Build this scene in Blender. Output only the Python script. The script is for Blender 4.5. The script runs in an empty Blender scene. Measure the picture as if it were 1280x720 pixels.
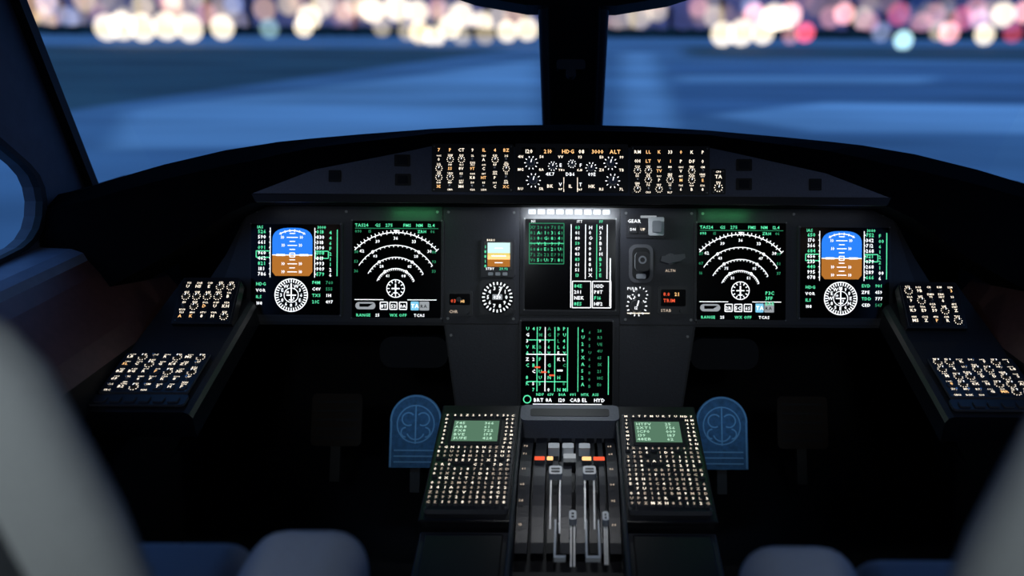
import bpy, math, random
from mathutils import Vector, Matrix
from mathutils.geometry import tessellate_polygon
random.seed(7)
sc = bpy.context.scene
try:
    sc.view_settings.view_transform = 'Standard'
    sc.view_settings.look = 'None'
except Exception:
    pass

# ------------------------------------------------------------------ frames
TH = math.radians(16.5)          # instrument panel rake
S, Cc = math.sin(TH), math.cos(TH)
EYE = Vector((0, 0, 1.2))
X = Vector((1, 0, 0)); U = Vector((0, S, Cc)); F = Vector((0, Cc, -S))
M0 = EYE + F * 2.0               # centre of the main instrument panel
PU = 0.001805                    # panel layout unit (m)

def frame(o, xd, yd, s=1.0):
    xd = Vector(xd).normalized(); yd = Vector(yd).normalized()
    n = xd.cross(yd).normalized()
    m = Matrix(((xd.x*s, yd.x*s, n.x*s, o[0]), (xd.y*s, yd.y*s, n.y*s, o[1]),
                (xd.z*s, yd.z*s, n.z*s, o[2]), (0, 0, 0, 1)))
    return m
def P(u, v, h):                  # metres, panel aligned, h = towards the pilots
    return M0 + X*u + U*v - F*h
FP = frame(M0, X, U, PU)
FG = frame(P(0, 0, .12), X, U, 0.001697)

# ------------------------------------------------------------------ materials
MT = {}
def pbr(name, col, rough=.5, metal=0., noise=0., scale=40., bump=0., spec=.5):
    m = bpy.data.materials.new(name); m.use_nodes = True
    nt = m.node_tree; b = nt.nodes['Principled BSDF']
    b.inputs['Base Color'].default_value = (*col, 1)
    b.inputs['Roughness'].default_value = rough
    b.inputs['Metallic'].default_value = metal
    b.inputs['Specular IOR Level'].default_value = spec
    if noise or bump:
        tc = nt.nodes.new('ShaderNodeTexCoord')
        n = nt.nodes.new('ShaderNodeTexNoise'); n.inputs['Scale'].default_value = scale
        n.inputs['Detail'].default_value = 4
        nt.links.new(tc.outputs['Object'], n.inputs['Vector'])
        if noise:
            r = nt.nodes.new('ShaderNodeValToRGB')
            r.color_ramp.elements[0].position = .3; r.color_ramp.elements[1].position = .7
            r.color_ramp.elements[0].color = (*[c*(1-noise) for c in col], 1)
            r.color_ramp.elements[1].color = (*[min(1, c*(1+noise)) for c in col], 1)
            nt.links.new(n.outputs['Fac'], r.inputs['Fac'])
            nt.links.new(r.outputs['Color'], b.inputs['Base Color'])
        if bump:
            bp = nt.nodes.new('ShaderNodeBump'); bp.inputs['Strength'].default_value = bump
            bp.inputs['Distance'].default_value = .002
            nt.links.new(n.outputs['Fac'], bp.inputs['Height'])
            nt.links.new(bp.outputs['Normal'], b.inputs['Normal'])
    MT[name] = m
    return m
def emi(name, col, st=1.0, samp=False, add=False):
    m = bpy.data.materials.new(name); m.use_nodes = True
    nt = m.node_tree; nt.nodes.clear()
    o = nt.nodes.new('ShaderNodeOutputMaterial'); e = nt.nodes.new('ShaderNodeEmission')
    e.inputs['Color'].default_value = (*col, 1); e.inputs['Strength'].default_value = st
    if add:
        t = nt.nodes.new('ShaderNodeBsdfTransparent'); a = nt.nodes.new('ShaderNodeAddShader')
        nt.links.new(e.outputs[0], a.inputs[0]); nt.links.new(t.outputs[0], a.inputs[1])
        nt.links.new(a.outputs[0], o.inputs[0])
    else:
        nt.links.new(e.outputs[0], o.inputs[0])
    if not samp:
        try: m.cycles.emission_sampling = 'NONE'
        except Exception: pass
    MT[name] = m
    return m

pbr('panel', (.020, .021, .027), .36, noise=.15, scale=300, bump=.12, spec=.4)
pbr('panel_face', (.15, .155, .185), .42, noise=.12, scale=300, bump=.1)
pbr('panel_dark', (.005, .005, .007), .4, spec=.4)
pbr('console', (.020, .021, .027), .38, noise=.15, scale=300)
pbr('cowl', (.0025, .0025, .003), .9, spec=.06, noise=.2, scale=500, bump=.3)
pbr('bezel', (.014, .014, .018), .35)
pbr('rim', (.08, .08, .09), .35)
pbr('glass_black', (.001, .001, .0015), .15, spec=.2)
pbr('knob', (.018, .018, .021), .35)
pbr('knob_grey', (.30, .31, .33), .4)
pbr('knob_light', (.62, .63, .64), .35)
pbr('chrome', (.75, .75, .77), .25, 1.0)
pbr('screw', (.2, .2, .2), .35, .9)
pbr('brown', (.085, .036, .034), .42, noise=.15, scale=60)
pbr('sill', (.15, .18, .25), .5, noise=.1, scale=30)
pbr('pillar', (.085, .095, .12), .6, noise=.1, scale=30)
pbr('rubber', (.004, .004, .005), .7)
pbr('shell', (.006, .006, .008), .6, spec=.2)
pbr('knee', (.002, .003, .005), .5, spec=.15)
pbr('lining', (.03, .032, .04), .8, noise=.15, scale=20)
pbr('carpet', (.005, .005, .007), .95, noise=.3, scale=200, bump=.5, spec=.2)
pbr('fabric', (.34, .36, .365), .9, noise=.10, scale=350, bump=.6)
pbr('fabric_blue', (.26, .29, .36), .9, noise=.10, scale=350, bump=.6)
pbr('seat_shell', (.04, .045, .05), .6, noise=.1, scale=50)
pbr('pedal', (.028, .085, .16), .6, noise=.25, scale=90, spec=.2)
pbr('pedal_rib', (.12, .26, .40), .5, spec=.2)
pbr('pedal_brown', (.014, .009, .006), .7, spec=.2)
emi('white', (.93, .96, 1), 1.6); emi('grey_lit', (.6, .65, .7), .55)
emi('green', (.12, .88, .45), 1.15); emi('green_dim', (.06, .5, .24), .6)
emi('amber', (1, .55, .22), 1.5); emi('key', (1, .87, .70), 1.6); emi('key_dim', (1, .80, .62), .6)
emi('red', (1, .12, .05), 1.0); emi('cyan', (.25, .7, 1), .9)
emi('sky_blue', (.025, .22, .92), 1.08); emi('earth', (.50, .18, .03), .95)
emi('yellow', (.95, .75, .2), .95); emi('pale', (.65, .95, .92), 1.1)
emi('lcd', (.15, .31, .20), .65); emi('lcd_txt', (.5, .8, .6), 1.1)

# ------------------------------------------------------------------ glyphs
GL = {}
def glyph(ch):
    if ch in GL: return GL[ch]
    c = bpy.data.curves.new('g', 'FONT'); c.body = ch; c.size = 1; c.resolution_u = 1; c.offset = .015
    o = bpy.data.objects.new('g', c); sc.collection.objects.link(o)
    bpy.context.view_layer.update()
    dg = bpy.context.evaluated_depsgraph_get()
    me = bpy.data.meshes.new_from_object(o.evaluated_get(dg))
    vs = [(v.co.x, v.co.y) for v in me.vertices]; fs = [tuple(p.vertices) for p in me.polygons]
    adv = (max([v[0] for v in vs]) if vs else .3) + .08
    bpy.data.objects.remove(o); bpy.data.curves.remove(c); bpy.data.meshes.remove(me)
    GL[ch] = (vs, fs, adv)
    return GL[ch]

# ------------------------------------------------------------------ mesh builder
class MB:
    def __init__(s, M=None):
        s.M = M or Matrix.Identity(4); s.v = []; s.f = []; s.mi = []; s.mats = []
    def add(s, vs, fs, m):
        if m not in s.mats: s.mats.append(m)
        k = s.mats.index(m); b = len(s.v)
        s.v += [s.M @ Vector(p) for p in vs]
        for f in fs:
            s.f.append([b+i for i in f]); s.mi.append(k)
    def quad(s, x0, y0, x1, y1, z, m):
        s.add([(x0, y0, z), (x1, y0, z), (x1, y1, z), (x0, y1, z)], [(0, 1, 2, 3)], m)
    def box(s, x0, y0, x1, y1, z0, z1, m):
        s.add([(x0, y0, z0), (x1, y0, z0), (x1, y1, z0), (x0, y1, z0),
               (x0, y0, z1), (x1, y0, z1), (x1, y1, z1), (x0, y1, z1)],
              [(3, 2, 1, 0), (4, 5, 6, 7), (0, 1, 5, 4), (1, 2, 6, 5), (2, 3, 7, 6), (3, 0, 4, 7)], m)
    def poly(s, pts, z0, z1, m, ms=None):
        n = len(pts)
        t = tessellate_polygon([[Vector((p[0], p[1], 0)) for p in pts]])
        ff = []
        for a, b, c in t:
            A, B, C_ = pts[a], pts[b], pts[c]
            cr = (B[0]-A[0])*(C_[1]-A[1]) - (B[1]-A[1])*(C_[0]-A[0])
            ff.append((a, b, c) if cr > 0 else (a, c, b))
        s.add([(p[0], p[1], z1) for p in pts], ff, m)
        area = sum(pts[i][0]*pts[(i+1) % n][1]-pts[(i+1) % n][0]*pts[i][1] for i in range(n))
        sd = []
        for i in range(n):
            j = (i+1) % n
            sd.append((i, j, n+j, n+i) if area > 0 else (j, i, n+i, n+j))
        s.add([(p[0], p[1], z0) for p in pts]+[(p[0], p[1], z1) for p in pts], sd, ms or m)
    def rpts(s, x0, y0, x1, y1, r, k=5):
        out = []
        for cx, cy, a in ((x1-r, y1-r, 0), (x0+r, y1-r, 90), (x0+r, y0+r, 180), (x1-r, y0+r, 270)):
            for i in range(k+1):
                t = math.radians(a+90*i/k); out.append((cx+r*math.cos(t), cy+r*math.sin(t)))
        return out
    def rrect(s, x0, y0, x1, y1, r, z0, z1, m, ms=None):
        s.poly(s.rpts(x0, y0, x1, y1, r), z0, z1, m, ms)
    def cyl(s, cx, cy, r, z0, z1, m, n=20, r2=None, ms=None):
        r2 = r if r2 is None else r2
        a = [(math.cos(2*math.pi*i/n), math.sin(2*math.pi*i/n)) for i in range(n)]
        s.add([(cx+r*c, cy+r*q, z0) for c, q in a]+[(cx+r2*c, cy+r2*q, z1) for c, q in a],
              [(i, (i+1) % n, n+(i+1) % n, n+i) for i in range(n)], ms or m)
        s.add([(cx+r2*c, cy+r2*q, z1) for c, q in a], [tuple(range(n))], m)
    def ring(s, cx, cy, r0, r1, z, m, a0=0, a1=360, n=40):
        vs = []
        for i in range(n+1):
            t = math.radians(a0+(a1-a0)*i/n)
            vs += [(cx+r0*math.cos(t), cy+r0*math.sin(t), z), (cx+r1*math.cos(t), cy+r1*math.sin(t), z)]
        s.add(vs, [(2*i, 2*i+1, 2*i+3, 2*i+2) for i in range(n)], m)
    def line(s, x0, y0, x1, y1, w, z, m):
        d = Vector((x1-x0, y1-y0)); L = d.length
        if L == 0: return
        n = Vector((-d.y, d.x))/L*w/2
        s.add([(x0-n.x, y0-n.y, z), (x1-n.x, y1-n.y, z), (x1+n.x, y1+n.y, z), (x0+n.x, y0+n.y, z)], [(0, 1, 2, 3)], m)
    def ticks(s, cx, cy, r0, r1, n, w, z, m, a0=0, a1=360):
        for i in range(n):
            t = math.radians(a0+(a1-a0)*i/n)
            s.line(cx+r0*math.cos(t), cy+r0*math.sin(t), cx+r1*math.cos(t), cy+r1*math.sin(t), w, z, m)
    def frame_rect(s, x0, y0, x1, y1, w, z, m):
        s.line(x0, y0, x1, y0, w, z, m); s.line(x0, y1, x1, y1, w, z, m)
        s.line(x0, y0, x0, y1, w, z, m); s.line(x1, y0, x1, y1, w, z, m)
    def text(s, x, y, size, t, z, m, center=False):
        w = sum(glyph(c)[2]*size if c != ' ' else .35*size for c in t)
        if center: x -= w/2
        for c in t:
            if c == ' ': x += .35*size; continue
            vs, fs, adv = glyph(c)
            s.add([(x+a*size, y+b*size, z) for a, b in vs], fs, m)
            x += adv*size
    def obj(s, name, parent=None, bevel=0., smooth=False, seg=2):
        me = bpy.data.meshes.new(name)
        me.from_pydata([tuple(v) for v in s.v], [], s.f)
        for m in s.mats: me.materials.append(MT[m])
        me.polygons.foreach_set('material_index', s.mi)
        if smooth: me.polygons.foreach_set('use_smooth', [True]*len(me.polygons))
        me.update()
        o = bpy.data.objects.new(name, me); sc.collection.objects.link(o)
        if parent: o.parent = parent
        if bevel:
            b = o.modifiers.new('bevel', 'BEVEL'); b.width = bevel; b.segments = seg
            b.limit_method = 'ANGLE'
            if smooth:
                o.modifiers.new('wn', 'WEIGHTED_NORMAL')
        return o
def empty(name):
    e = bpy.data.objects.new(name, None); sc.collection.objects.link(e); return e

rt = lambda n: ''.join(random.choice('ABCDEFGHKLMNPRSTUVXZ0123456789') for _ in range(n))
rn = lambda n: ''.join(random.choice('0123456789') for _ in range(n))

# ------------------------------------------------------------------ small instrument items
def dial_knob(mb, x, y, r, z, lit='key', grey=False):
    mb.cyl(x, y, r, z, z+r*1.1, 'knob_grey' if grey else 'knob', 18, r*.82)
    mb.ticks(x, y, r*1.25, r*1.65, 10, 1.0, z+.2, lit, 0, 360)
    mb.line(x, y, x+r*.2, y+r*.8, 1.0, z+r*1.1+.15, 'white')
def push(mb, x, y, w, h, z, lit='key', t=None, sz=4):
    mb.rrect(x-w/2, y-h/2, x+w/2, y+h/2, min(w, h)*.18, z, z+1.6, 'knob', 'rim')
    mb.text(x, y-sz*.33, sz, t or rt(2), z+1.8, lit, True)
def toggle(mb, x, y, z):
    mb.cyl(x, y, 2.2, z, z+.8, 'rim', 12)
    mb.cyl(x, y+.6, 1.0, z+.8, z+5, 'chrome', 10, 1.3)
def control_panel(mb, x0, y0, x1, y1, cols, rows, seed, amber_rows=(), z=0, body=True, lit='key'):
    rd = random.Random(seed)
    if body:
        mb.rrect(x0, y0, x1, y1, 2, z-2, z+1.2, 'bezel', 'rim'); z += 1.2
        for sx in (x0+3, x1-3):
            for sy in (y0+3, y1-3): mb.cyl(sx, sy, 1.1, z, z+.3, 'screw', 8)
    cw = (x1-x0-4)/cols; chh = (y1-y0-4)/rows
    for j in range(rows):
        for i in range(cols):
            cx = x0+2+cw*(i+.5); cy = y1-2-chh*(j+.5)
            s = min(cw, chh)
            if j in amber_rows:
                mb.rrect(cx-cw*.42, cy-chh*.34, cx+cw*.42, cy+chh*.3, 1, z, z+1, 'knob', 'rim')
                mb.text(cx, cy-s*.17, s*.50, rt(rd.choice((1, 2))), z+1.2, 'amber' if rd.random() < .6 else 'key', True)
                continue
            k = rd.random()
            if k < .36:
                dial_knob(mb, cx, cy-.6, s*.24, z, lit)
                mb.text(cx, cy+s*.34, s*.26, rt(3), z+.2, lit, True)
            elif k < .84:
                push(mb, cx, cy-s*.08, cw*.7, chh*.54, z, lit if rd.random() < .82 else 'amber', rt(rd.choice((1, 2))), s*.45)
                mb.text(cx, cy+s*.28, s*.25, rt(3), z+.2, lit, True)
            else:
                toggle(mb, cx, cy-.5, z)
                mb.text(cx, cy+s*.28, s*.3, rt(2), z+.2, lit, True)
                mb.text(cx, cy-s*.5, s*.28, rt(3), z+.2, lit, True)

# ------------------------------------------------------------------ displays
def disp(mb, w, h):
    mb.rrect(-w/2, -h/2, w/2, h/2, 3, -1, 2.2, 'bezel', 'rim')
    mb.rrect(-w/2+2.5, -h/2+2.5, w/2-2.5, h/2-2.5, 2, 2.2, 2.5, 'glass_black', 'rubber')
    for a in (-1, 1):
        for b in (-1, 1): mb.cyl(a*(w/2-2), b*(h/2-2), .8, 2.2, 2.6, 'screw', 8)
Z = 2.8
def at(base, x, y): return base @ Matrix.Translation((x, y, 0))

def make_pfd(name, x, y):
    mb = MB(at(FP, x, y)); disp(mb, 116, 118)
    top = [(-4+25*math.copysign(abs(math.cos(math.radians(a)))**.72, math.cos(math.radians(a))), 36+16*math.sin(math.radians(a))**.8) for a in range(0, 181, 9)]
    mb.poly([(-29, 18), (21, 18)]+top, Z-.2, Z, 'sky_blue')
    mb.poly([(-29, -3), (-25, -8), (17, -8), (21, -3), (21, 18), (-29, 18)], Z-.2, Z, 'earth')
    z = Z+.3
    mb.line(-29, 18, 21, 18, 1, z, 'white')
    for k, L in ((7, 7), (12, 12), (17, 7), (22, 14), (27, 7), (-6, 7), (-11, 12), (-16, 7), (-21, 12)):
        mb.line(-4-L/2, 18+k, -4+L/2, 18+k, 1, z, 'white')
        if L > 10:
            mb.text(-4-L/2-8, 16.3+k, 5.4, '10', z, 'white'); mb.text(-4+L/2+1.5, 16.3+k, 5.4, '10', z, 'white')
    mb.line(-24, 18, -13, 18, 2.4, z+.1, 'white'); mb.line(5, 18, 16, 18, 2.4, z+.1, 'white')
    mb.ring(-4, 18, 30, 31, z, 'white', 58, 122, 20); mb.ticks(-4, 18, 29, 32, 6, .9, z, 'white', 62, 130)
    mb.frame_rect(-7, 15.5, -1, 20.5, 1, z, 'white')
    for i in range(9):
        yy = 45-i*6.6
        mb.text(-47, yy, 6.2, rn(3), z, 'white' if i % 3 else 'green'); mb.line(-33, yy+2, -31, yy+2, 1, z, 'white')
        mb.text(26, yy, 6.2, rn(3), z, 'white' if i % 4 else 'green'); mb.line(24, yy+2, 26, yy+2, 1, z, 'white')
        mb.text(42, yy-1, 6.0, random.choice(('4', '2', '1', '6', 'F', '00')), z, 'green' if i < 7 else 'white')
    mb.frame_rect(-49, 15, -32, 23, 1, z, 'green'); mb.frame_rect(25, 14, 41, 23, 1, z, 'green')
    mb.line(52, -8, 52, 50, 1, z, 'green'); mb.line(-31.5, -10, -31.5, 52, .8, z, 'white'); mb.line(24, -10, 24, 52, .8, z, 'white')
    mb.text(-48, 51, 5, 'IAS', z, 'green'); mb.text(27, 51, 5, '3000', z, 'green')
    cx, cy = -5, -32
    mb.ring(cx, cy, 19.8, 20.8, z, 'white', n=40); mb.ticks(cx, cy, 15.8, 19.6, 36, 1.1, z, 'white')
    mb.ring(cx, cy, 8.5, 9.3, z, 'white', n=24)
    for i in range(12):
        t = math.radians(30*i)
        mb.text(cx+12.6*math.cos(t), cy+12.6*math.sin(t)-2, 6, random.choice('NESW3698'), z, 'white', True)
    mb.line(cx, cy-8, cx, cy+14, 1.3, z+.1, 'white'); mb.line(cx-6, cy, cx+6, cy, 1.3, z+.1, 'white'); mb.line(cx-3, cy-6, cx+3, cy-6, 1, z+.1, 'white')
    mb.text(cx-7, cy+2, 4.6, rn(2), z, 'white'); mb.text(cx+2, cy-5, 4.6, rn(1), z, 'white')
    for i, (tx, m) in enumerate((('HDG', 'green'), ('VOR', 'white'), ('ILS', 'green'), ('108', 'white'))):
        mb.text(-49, -20-i*8, 5.4, tx, z, m)
    for i in range(4):
        mb.text(21, -18-i*8, 5.4, rt(3), z, random.choice(('green', 'green', 'white')))
        mb.text(38, -18-i*8, 5.4, rn(3), z, random.choice(('green', 'white', 'green_dim')))
    return mb.obj(name)

def make_nd(name, x, y, ex=False):
    mb = MB(at(FP, x, y)); disp(mb, 116, 126); z = Z
    cx, cy = -1, -24
    for r, sp, w in ((70, 47, 1.0), (54, 58, .9), (39, 62, .9), (25, 68, .9)):
        mb.ring(cx, cy, r-w/2, r+w/2, z, 'white', 90-sp, 90+sp, 36)
        mb.ticks(cx, cy, r-2.2, r, int(sp*2/6), .8, z, 'white', 90-sp, 90+sp)
    mb.ticks(cx, cy, 70, 73, 24, .9, z, 'white', 43, 139)
    for i, a in enumerate((48, 69, 90, 111, 132)):
        t = math.radians(a)
        mb.text(cx+63*math.cos(t), cy+63*math.sin(t)-2, 5.4, str(30+i*3), z, 'white', True)
    for r in (54, 39, 25):
        for a in (58, 122):
            t = math.radians(a)
            mb.text(cx+(r-6)*math.cos(t), cy+(r-6)*math.sin(t)-2, 4.8, rn(2), z, 'white', True)
            mb.ring(cx+r*math.cos(t), cy+r*math.sin(t), .6, 1.8, z+.1, 'white', n=10)
    mb.ring(cx, cy, 10.6, 11.5, z, 'white', n=26); mb.ticks(cx, cy, 7.5, 10.5, 12, 1, z, 'white')
    mb.line(cx, cy-7, cx, cy+6, 1.6, z+.1, 'white'); mb.line(cx-5, cy, cx+5, cy, 1.4, z+.1, 'white'); mb.line(cx-3, cy-5.5, cx+3, cy-5.5, 1.2, z+.1, 'white')
    mb.add([(cx-3, cy+73, z+.1), (cx+3, cy+73, z+.1), (cx, cy+68, z+.1)], [(0, 1, 2)], 'white')
    for xx, tx in ((-52, 'TAS24'), (-27, 'GS'), (-14, '275'), (8, 'FMS'), (24, 'NM'), (38, '12.4')):
        mb.text(xx, 53, 5.4, tx, z, 'green')
    for xx, tx in ((-52, '090'), (-36, '15'), (26, 'ZRH'), (42, '06')):
        mb.text(xx, 45.5, 5, tx, z, random.choice(('green', 'green_dim')))
    mb.line(-52, 51, 52, 51, .6, z, 'green_dim')
    for yy in (20, 8, -4): mb.text(-53, yy, 5, rn(2), z, 'green_dim'); mb.text(44, yy, 5, rn(2), z, 'green_dim')
    mb.line(-52, -38, -16, -38, .8, z, 'white'); mb.line(14, -38, 50, -38, .8, z, 'white')
    mb.rrect(-51, -50, -26, -41, 4.4, z-.2, z, 'grey_lit'); mb.poly([(-46, -47), (-35, -47), (-29, -43), (-46, -43)], z, z+.2, 'glass_black')
    for i in range(3):
        mb.frame_rect(-20+i*12, -50, -11+i*12, -41, 1, z, 'white'); mb.text(-15.5+i*12, -48, 6, rn(1)+rt(1), z, 'white', True)
    mb.rrect(18, -51, 28, -40, 1, z-.2, z, 'cyan'); mb.rrect(29, -51, 41, -40, 1, z-.2, z, 'grey_lit')
    mb.text(18.5, -48, 7, 'TA', z+.2, 'white'); mb.text(30, -48, 6, 'RA', z+.3, 'glass_black')
    mb.text(-50, -59, 5, 'RANGE', z, 'green'); mb.text(-26, -59, 5, '25', z, 'white'); mb.text(-8, -59, 5, 'WX OFF', z, 'green'); mb.text(22, -59, 5, 'TCAS', z, 'white')
    if ex:
        for i in range(3): mb.text(30, -29-i*6.5, 6, rt(3), z+.4, 'green')
    return mb.obj(name)

def make_eicas():
    mb = MB(at(FP, 0.5, 29.5)); disp(mb, 118, 118); z = Z
    for j in range(7):
        for i in range(5):
            mb.text(-50+i*8.6, 44-j*6.8, 5.8, rn(1) if (i+j) % 2 else rt(1), z, 'green' if (i*j) % 5 else 'green_dim')
            mb.text(-46+i*8.6, 44-j*6.8, 5.0, rn(1), z, 'green_dim')
    mb.frame_rect(-51, .5, -8, 51, .9, z, 'green_dim'); mb.line(-51, 26, -8, 26, .8, z, 'green')
    mb.line(1, -54, 1, 50, 1.1, z, 'white')
    for j in range(10):
        yy = 44-j*6.6
        mb.text(6, yy, 5.6, rn(2), z, 'white' if j % 3 else 'green')
        mb.text(23, yy, 6.2, random.choice(('O', 'H', 'X', '8', '0')), z, 'white')
        mb.text(36, yy, 6.2, random.choice(('E', 'B', 'H', '3')), z, 'white' if j < 6 else 'green')
    mb.line(19, -18, 19, 50, 1, z, 'white'); mb.line(46, -18, 46, 50, 1, z, 'white'); mb.line(33, -18, 33, 50, .9, z, 'green')
    mb.text(-49, 52, 4.5, 'N1', z, 'white'); mb.text(8, 52, 4.5, 'ITT', z, 'white'); mb.text(36, 52, 4.5, 'FF', z, 'green')
    for i in range(2):
        for j in range(4):
            mb.text(5+i*25, -29-j*7.4, 6, rt(3), z, 'white' if (i+j) % 3 else 'green')
        mb.frame_rect(3+i*25, -54, 26+i*25, -21, 1, z, 'white')
    mb.line(50, -52, 50, 8, 1.5, z, 'white')
    return mb.obj('engine_indication_display')

def make_sysd():
    mb = MB(at(FP, -3, -95)); disp(mb, 119, 112); z = Z
    for c, xx in enumerate((-51, -43, -35, -24, -12, -5)):
        for j in range(11):
            if random.random() < .8:
                mb.text(xx, 42-j*7.6, 5.8, rt(1), z, random.choice(('green', 'green', 'white', 'green', 'green_dim')))
    for xx in (-37, -27, -15, 1): mb.line(xx, -34, xx, 46, 1, z, random.choice(('green', 'white')))
    mb.line(-50, 12, 0, 12, 1, z, 'white'); mb.line(-50, 30, -16, 30, .9, z, 'green'); mb.line(-50, -22, 0, -22, 1, z, 'green')
    for a, b, m in ((-32, -10, 'red'), (-22, -14, 'red'), (-12, -8, 'white'), (-40, -4, 'red')):
        mb.line(a, b, a+7, b, 2, z+.2, m)
    for j in range(9):
        mb.text(18, 40-j*8.4, 5.8, rt(1), z, 'green'); mb.text(27, 38-j*8.4, 5, rt(1), z, 'green_dim'); mb.text(38, 40-j*8.4, 5, rt(2), z, 'green_dim')
    mb.line(14, -34, 14, 46, .8, z, 'green'); mb.line(52, -38, 52, 10, .9, z, 'green')
    mb.ring(-49, -44, 4, 5.2, z, 'green', n=20)
    for i, tx in enumerate(('BRT', '8A', '120', 'CAB', 'EL', 'HYD')):
        mb.text(-41+i*15, -47, 6.2, tx, z, 'white')
    for i in range(6): mb.text(-38+i*14, -39.5, 4.6, rt(3), z, 'green')
    mb.line(-42, -50, 44, -50, .8, z, 'white')
    return mb.obj('systems_display')

make_pfd('primary_flight_display', -342, 21); make_pfd('primary_flight_display.001', 343, 21)
make_nd('navigation_display', -216, 22); make_nd('navigation_display.001', 214, 22, True)
make_eicas(); make_sysd()

mb = MB(at(FP, -89.5, 37)); mb.rrect(-21, -24, 21, 24, 3, -1, 3, 'bezel', 'rim'); mb.rrect(-17.5, -15, 17.5, 20, 2, 3, 3.3, 'glass_black')
mb.quad(-13, 6, 15, 19, 3.5, 'pale'); mb.quad(-13, 3, 15, 6, 3.5, 'yellow'); mb.quad(-13, -2, 15, 3, 3.5, 'amber'); mb.quad(-13, -11, 15, -2, 3.5, 'earth')
for i in range(5): mb.text(-17, 12-i*6, 5, rn(1), 3.6, 'green')
for k in (12, -6): mb.line(-4, k, 6, k, 1, 3.8, 'white')
mb.line(-8, 2.5, 10, 2.5, 1.4, 3.9, 'white')
mb.text(-15, -15, 4.2, 'STBY', 3.6, 'white'); mb.text(2, -15, 4.2, '29.92', 3.6, 'green')
for i in range(3): mb.rrect(-12+i*9, -22, -6+i*9, -18, 1, 3, 4.2, 'knob_grey')
mb.text(-14, 21, 3.5, 'BARO', 3.2, 'key')
mb.obj('standby_attitude_display')
mb = MB(at(FP, -90, -12)); mb.rrect(-22, -22, 22, 22, 6, -1, 2.5, 'bezel', 'rim'); mb.cyl(0, 0, 20.5, 2.5, 3.4, 'glass_black', 36, ms='rim')
mb.ticks(0, 0, 15.5, 19, 24, 1.5, 3.7, 'white')
for i in range(10):
    t = math.radians(36*i); mb.text(11.5*math.cos(t), 11.5*math.sin(t)-2.2, 6.6, str(i), 3.7, 'white', True)
mb.quad(-6, -3, 6, 3.5, 3.6, 'grey_lit'); mb.text(0, -2, 5.5, '020', 3.8, 'white', True)
mb.line(0, 0, 6, 13, 1.0, 4, 'white'); mb.cyl(16, -17, 3.4, 2.5, 8, 'knob', 14)
mb.obj('standby_altimeter')

# ------------------------------------------------------------------ instrument panel body
mb = MB(FP)
mb.poly([(-392, 125), (398, 125), (400, 100), (432, 40), (470, -20), (505, -62), (415, -48), (158, -48), (140, -168),
         (-140, -168), (-157, -48), (-415, -48), (-505, -62), (-470, -20), (-430, 40), (-400, 100)], -14, -2, 'panel_dark')
mb.poly([(-400, 100), (-160, 100), (-160, -44), (-412, -44), (-440, -10), (-424, 30)], -3, -.6, 'panel')
mb.poly([(400, 100), (424, 30), (440, -10), (412, -44), (160, -44), (160, 100)], -3, -.6, 'panel')
mb.rrect(-158, -45, -63, 100, 3, -3, -.4, 'panel'); mb.rrect(63, -45, 158, 100, 3, -3, -.4, 'panel')
mb.rrect(-62, -34, 62, 100, 3, -3, -.5, 'panel')
mb.poly([(-155, -47), (-63, -47), (-63, -165), (-138, -165)], -3, -.8, 'panel'); mb.poly([(155, -47), (138, -165), (63, -165), (63, -47)], -3, -.8, 'panel')
mb.rrect(-62, -165, 62, -35, 3, -3, -.6, 'panel')
for sx in (-1, 1):
    for a, b in ((392, 94), (280, 94), (166, 94), (152, 94), (70, 94), (152, -39), (70, -39), (166, -38), (404, -38), (148, -60), (132, -158), (68, -158)):
        mb.cyl(sx*a, b, 1.7, -.6, .1, 'screw', 10)
for i in range(9):
    mb.rrect(-52+i*11.6, 92, -43+i*11.6, 98, 1, -.5, 2, 'knob_grey'); mb.text(-47.5+i*11.6, 93.4, 4, rt(2), 2.2, 'glass_black', True)
mb.rrect(70, 63, 119, 92, 2, -.4, 1, 'bezel', 'rim')
mb.rrect(98, 66, 117, 89, 2, 1, 6, 'knob_light'); mb.rrect(102, 70, 113, 84, 2, 6, 10, 'knob_grey')
mb.text(72, 82, 6, 'GEAR', 1.3, 'white'); mb.rrect(73, 69, 84, 79, 1, 1, 3, 'knob', 'rim'); mb.text(78.5, 72, 4.6, 'DN', 3.2, 'white', True)
mb.rrect(86, 69, 96, 79, 1, 1, 3, 'knob', 'rim'); mb.text(91, 72, 4.6, 'UP', 3.2, 'key', True)
mb.rrect(88, 88, 108, 91, .6, 1, 1.4, 'grey_lit')
mb.rrect(70, -34, 102, 4, 3, -.4, 1.2, 'bezel', 'rim'); mb.cyl(84, -22, 9, 1.2, 8, 'knob', 22, 7.6); mb.ticks(84, -22, 10.5, 13, 14, 1.3, 1.5, 'white')
mb.cyl(88, -8, 7, 1.2, 7, 'knob', 20, 6); mb.ticks(88, -8, 8, 10, 12, 1.1, 1.5, 'white'); mb.line(84, -22, 86, -15, 1.5, 8.3, 'white'); mb.text(72, -2, 5, 'PULL', 1.4, 'white')
mb.text(80, -26, 5, '12', 8.3, 'white'); mb.text(85, -10, 4.5, '8', 7.3, 'white')
mb.text(72, -12, 5, 'N', 1.4, 'white'); mb.line(72, -31, 100, -31, 1, 1.4, 'key')
mb.rrect(111, -32, 148, 3, 3, -.4, 2, 'bezel', 'rim'); mb.rrect(114, -22, 145, -1, 1.5, 2, 2.4, 'glass_black')
mb.text(117, -9, 6, '8.0', 2.7, 'red'); mb.text(131, -9, 6, '21', 2.7, 'amber'); mb.text(117, -17, 6, 'TRIM', 2.7, 'red'); mb.text(114, -29, 5, 'STAB', 2.4, 'key_dim'); mb.cyl(140, -27, 3, 2, 6, 'knob', 12)
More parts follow.
